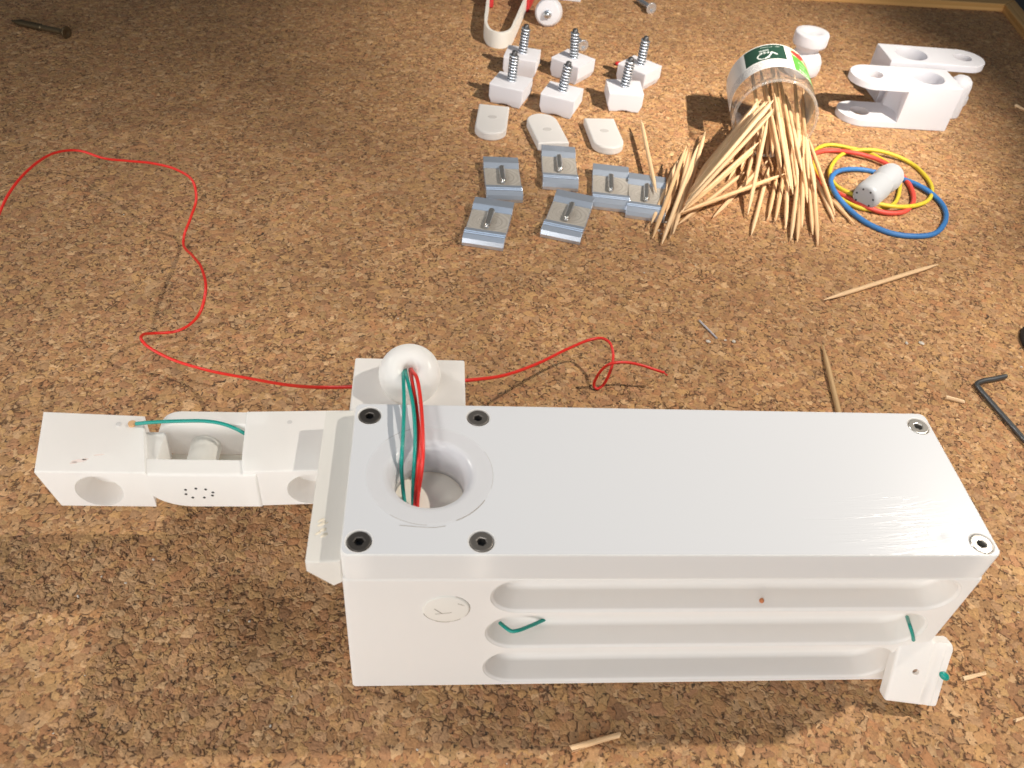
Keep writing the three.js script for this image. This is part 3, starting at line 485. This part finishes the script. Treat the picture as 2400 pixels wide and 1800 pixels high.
// ------------------------------------------------------------------ rubber bands and the dotted tip
{
  const c3 = ([x, y, h]) => at(1600 + x / 2.765, 50 + y / 2.765, h ?? 1.1);
  const band = (label, mat, r, pts) => tag(mk('rubber_band', tube(pts.map(c3), r, 220, true, 8), mat), label, 'rubber band', 'rubber bands');
  const Y = rubber(0.52, 0.41, 0.03);
  band('large yellow rubber band lying on top of the red one', Y, 1.0, [[955, 1000, 2.4], [975, 920], [1050, 855], [1200, 832, 3.2], [1350, 860, 2.4], [1480, 920], [1570, 1000], [1615, 1080], [1590, 1160, 1.5], [1500, 1195, 2], [1380, 1200, 3.2], [1240, 1175, 3.4], [1110, 1125, 3.4], [1000, 1070, 3]]);
  band('yellow rubber band reaching under the toothpicks', Y, 0.95, [[835, 880], [880, 820], [960, 800], [1080, 820], [1200, 850], [1330, 920], [1400, 1020], [1405, 1090], [1370, 1180], [1280, 1215], [1170, 1215], [1060, 1170], [960, 1100], [880, 1000]]);
  band('red rubber band between the two yellow ones', rubber(0.55, 0.06, 0.04), 1.15, [[830, 900, 1.6], [870, 850, 1.4], [960, 838], [1100, 850, 2.4], [1250, 890, 2.2], [1350, 940, 2], [1440, 1020], [1490, 1110], [1490, 1180], [1430, 1235], [1320, 1240, 1.4], [1200, 1205, 2.2], [1080, 1150, 2], [960, 1090], [870, 1020]]);
  band('blue rubber band, nearest the viewer', rubber(0.03, 0.14, 0.36), 1.2, [[960, 1040, 4.2], [985, 985, 4], [1060, 960, 2], [1170, 962], [1280, 985], [1420, 1020], [1560, 1080, 1.8], [1660, 1160], [1705, 1240], [1690, 1320], [1620, 1380], [1500, 1392], [1360, 1375], [1200, 1310], [1080, 1220, 1.6], [1000, 1130, 3.6]]);
  const a = at(2040, 452, 6.4), b = at(2098, 408, 6.4), t = thing('dotted_tip', 'small greyish plastic tip with a ring of black dots, lying on the rubber bands', 'plastic tip', [a.x, a.y, a.z]);
  t.quaternion.setFromUnitVectors(V(0, 1, 0), b.clone().sub(a).setY(1.5).normalize());
  mk('tip_body', lathe([[0, -6], [4.5, -6], [5.8, -5.2], [6.3, -3], [6.3, 7], [5.6, 10], [5.5, 11.5], [6.2, 13.5], [6.4, 18], [5.8, 21.5], [4, 23.6], [0, 24.2]], 40), POM_GREY, t);
  for (let k = 0; k < 7; k++) { const an = k * 0.9, d = new THREE.SphereGeometry(0.5, 10, 8); d.scale(1, 0.3, 1); d.translate(4.1 * Math.cos(an), -6, 4.1 * Math.sin(an)); mk('ink_dot', d, BLACK, t); }
}

// ------------------------------------------------------------------ screws, hex key, clip, roller
function screwThing(label, u, v, u2, v2, y, len, r, mat, wood, headR) {
  const a = at(u, v, y), b = at(u2, v2, y * 0.6), s = thing('loose_screw', label, 'screw'); orient(s, a, b);
  mk('head', lathe([[0, 0.35], [headR * 0.35, 0.35], [headR * 0.4, -0.1], [headR * 0.95, -0.1], [headR, 0.2], [headR * 0.9, 0.7], [r, headR * 0.95]], 28), mat, s);
  const pts = [[r * 0.9, headR * 0.8]], shank = wood ? len * 0.42 : headR; pts.push([r * 0.85, shank]);
  for (let y0 = shank; y0 < len * 0.92; y0 += r * 0.9) { const k = wood ? Math.min(1, (len - y0) / (len * 0.22)) : 1; pts.push([r * 0.72 * k, y0 + r * 0.2], [r * 1.08 * k, y0 + r * 0.55]); }
  pts.push([wood ? 0.2 : r * 0.7, len * 0.97], [0, len]);
  mk('shank', lathe(pts, 18), mat, s);
}
screwThing('dark old wood screw lying alone at the far left', 157, 77, 22, 48, 2.6, 37, 1.7, BRASS_OLD, true, 3.4);
screwThing('countersunk screw lying behind the back middle block', 1367, 107, 1336, 74, 3, 13, 1.6, ZINC, false, 3.3);
screwThing('countersunk screw at the far edge, lying apart on the cork', 1527, 20, 1488, -6, 3.2, 18, 1.6, ZINC, false, 3.6);
{
  const pts = [[2356, 882, 1.1], [2330, 888, 1.1], [2303, 893, 1.1], [2289, 901, 1.1], [2298, 914, 1.1], [2322, 942, 1.1], [2370, 996, 1.1], [2420, 1053, 1.1]].map(([u, v, y]) => at(u, v, y));
  const k = thing('hex_key', 'short grey steel hex key lying at the right edge', 'hex key');
  const path = new THREE.CatmullRomCurve3(pts, false, 'centripetal'); mk('key_shaft', new THREE.TubeGeometry(path, 90, 0.95, 6, false), IRON, k);
  const e = new THREE.SphereGeometry(0.94, 6, 6); e.translate(pts[0].x, pts[0].y, pts[0].z); mk('key_end', e, IRON, k);
}
{
  const c = thing('sprung_clip', 'white springy plastic clip with red sleeves on its arms, at the far edge', 'clip');
  const pl = [[1150, -40], [1146, 0], [1139, 55], [1138, 92], [1150, 108], [1172, 113], [1192, 107], [1205, 85], [1222, 45], [1243, 0], [1262, -40]].map(([u, v]) => at(u, v, 0.1));
  const curve = new THREE.CatmullRomCurve3(pl, false, 'centripetal'), n = 80, pos = [], idx = [], th = 0.8, H = 9;
  for (let i = 0; i <= n; i++) { const p = curve.getPoint(i / n), t = curve.getTangent(i / n), s = V(-t.z, 0, t.x).normalize().multiplyScalar(th); for (const [k, y] of [[1, 0], [1, H], [-1, H], [-1, 0]]) pos.push(p.x + s.x * k, y + 0.1, p.z + s.z * k); }
  for (let i = 0; i < n; i++) for (let k = 0; k < 4; k++) { const a = i * 4 + k, b = i * 4 + (k + 1) % 4; idx.push(a, b, a + 4, b, b + 4, a + 4); }
  let g = new THREE.BufferGeometry(); g.setAttribute('position', new THREE.Float32BufferAttribute(pos, 3)); g.setIndex(idx); g = g.toNonIndexed(); g.computeVertexNormals();
  mk('spring_strip', g, POM_WARM, c);
  for (const [u, v, w] of [[1147, 20, -8], [1230, 30, -10]]) { const p = at(u, v, 0), q = at(u + (w < -9 ? 22 : 3), v - 45, 0), d = q.clone().sub(p); const b = new RoundedBoxGeometry(4.6, 11.5, d.length(), 3, 1.2); b.rotateY(Math.atan2(d.x, d.z)); b.translate((p.x + q.x) / 2, 5.9, (p.z + q.z) / 2); mk('red_sleeve', b, rubber(0.52, 0.03, 0.035), c); }
}
{
  const p = at(1280, 63, 0), r = thing('roller', 'white plastic roller with a bolt through it, beside the clip', 'roller', [p.x, 8.2, p.z]);
  const g = lathe([[0, -14], [6.2, -14], [7.6, -12.5], [8.1, -8], [8, -3], [7.2, -0.4], [6.4, 0], [0, 0]], 44); g.rotateX(Math.PI / 2 - 0.25); g.rotateY(-0.1); mk('roller_body', g, POM_SMALL, r);
  const b = lathe([[0, -3], [2.5, -3], [2.5, 1.4], [2.1, 1.8], [1.3, 1.8], [1.2, 3.2], [0, 3.3]], 24); b.rotateX(Math.PI / 2 - 0.25); b.translate(0, -0.6, 0.2); mk('bolt', b, ZINC, r);
  const bar = thing('plastic_bar', 'white plastic bar at the far edge behind the roller', 'plastic bar'); const q = at(1335, 3, 0);
  mk('bar', rbox(q.x - 8, 0.1, q.z - 12, q.x + 7, 3.5, q.z, 0.4), POM_SMALL, bar);
}

{
  const p = at(2417, 802, 0), d = thing('shadow_lump', 'dark rounded lump added in place of a shadow at the right edge, above the hex key', 'lump', [p.x, 0, p.z]);  // added lump standing in for a shadow cast from outside the view
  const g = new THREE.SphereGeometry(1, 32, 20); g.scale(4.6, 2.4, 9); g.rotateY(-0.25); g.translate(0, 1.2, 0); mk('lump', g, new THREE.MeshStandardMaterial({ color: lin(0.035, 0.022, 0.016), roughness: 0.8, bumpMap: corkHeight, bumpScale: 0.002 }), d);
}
// ------------------------------------------------------------------ splinters and crumbs on the cork
{
  const chip = (label, u, v, u2, v2, r, mat, cat = 'splinter') => {
    const a = at(u, v, r * 0.7), b = at(u2, v2, r * 0.7), L = a.distanceTo(b), g = new THREE.CylinderGeometry(r * 0.8, r, L, 7, 3); const P = g.attributes.position;
    for (let i = 0; i < P.count; i++) P.setXYZ(i, P.getX(i) * (0.8 + 0.4 * rnd()), P.getY(i) + rr(-0.3, 0.3), P.getZ(i) * (0.6 + 0.3 * rnd()));
    g.computeVertexNormals(); g.translate(0, L / 2, 0); const m = mk('wood_splinter', g, mat); orient(m, a, b); tag(m, label, cat);
  };
  chip('short thick wood splinter lying near the hex key', 2216, 931, 2260, 942, 1.0, PICKS[0]);
  chip('flat wood splinter on the cork right of the cord stop', 2256, 1591, 2308, 1578, 0.75, PICKS[1]);
  chip('wood splinter lying near the lower edge in the housing shadow', 1338, 1755, 1452, 1722, 0.95, PICKS[3]);
  chip('pale splinter stub at the right edge beside the clevises', 2380, 247, 2412, 262, 1.0, PICKS[1]);
  chip('tiny pale splinter at the lower right edge', 2378, 1689, 2404, 1681, 0.5, PICKS[1]);
  chip('short frayed grey thread lying in the middle of the cork', 1640, 752, 1680, 792, 0.55, rubber(0.42, 0.40, 0.42), 'thread');
  const red = new THREE.IcosahedronGeometry(1.5, 1); red.scale(1.3, 0.7, 1); const rp = at(1449, 149, 1); red.translate(rp.x, 1, rp.z); tag(mk('red_crumb', red, rubber(0.5, 0.02, 0.02)), 'tiny red crumb beside the back right block', 'crumb');
  const bits = [], bit = (u, v, r, y) => { const g = new THREE.IcosahedronGeometry(r, 0); g.scale(rr(0.7, 1.6), 0.5, rr(0.6, 1.2)); g.rotateY(rnd() * 6); const p = at(u, v, y); g.translate(p.x, y, p.z); bits.push(g); };
  for (let i = 0; i < 34; i++) bit(rr(0, 2400), rr(100, 1800), rr(0.2, 0.42), 0.2);
  for (const [u, v] of [[1545, 540], [1550, 548], [1560, 520], [1700, 797], [1720, 800], [1660, 800], [2125, 804], [2160, 804], [1970, 350]]) bit(u, v, rr(0.5, 0.9), 0.4);
  const m = mk('plastic_shavings', bits, plastic(0.66, 0.60, 0.52, 0.3)); m.userData = { kind: 'stuff', label: 'pale plastic shavings and crumbs strewn over the cork', category: 'shavings' };
  // crumbs of cork caught on the housing
  for (const [u, v, b, r] of [[1785, 1408, DEP - 2.2, 0.7], [1703, 1586, DEP - 1.2, 0.45], [1655, 1428, DEP - 0.6, 0.22]]) { const p = locB(u, v, b), g = new THREE.IcosahedronGeometry(r, 1); g.scale(0.8, 1.2, 0.8); const w = ORG.clone().addScaledVector(EX, p.x).addScaledVector(EZ, p.z).add(V(0, p.y, 0)); g.translate(w.x, w.y, w.z); tag(mk('cork_crumb', g, new THREE.MeshStandardMaterial({ color: lin(0.42, 0.15, 0.06), roughness: 0.9 })), v > 1500 ? 'reddish cork crumb stuck in the lowest slot of the housing' : u > 1700 ? 'larger reddish cork crumb stuck in the upper slot of the housing' : 'tiny dark speck on the lower lip of the upper slot', 'crumb'); }
}
renderer.render(scene, camera);
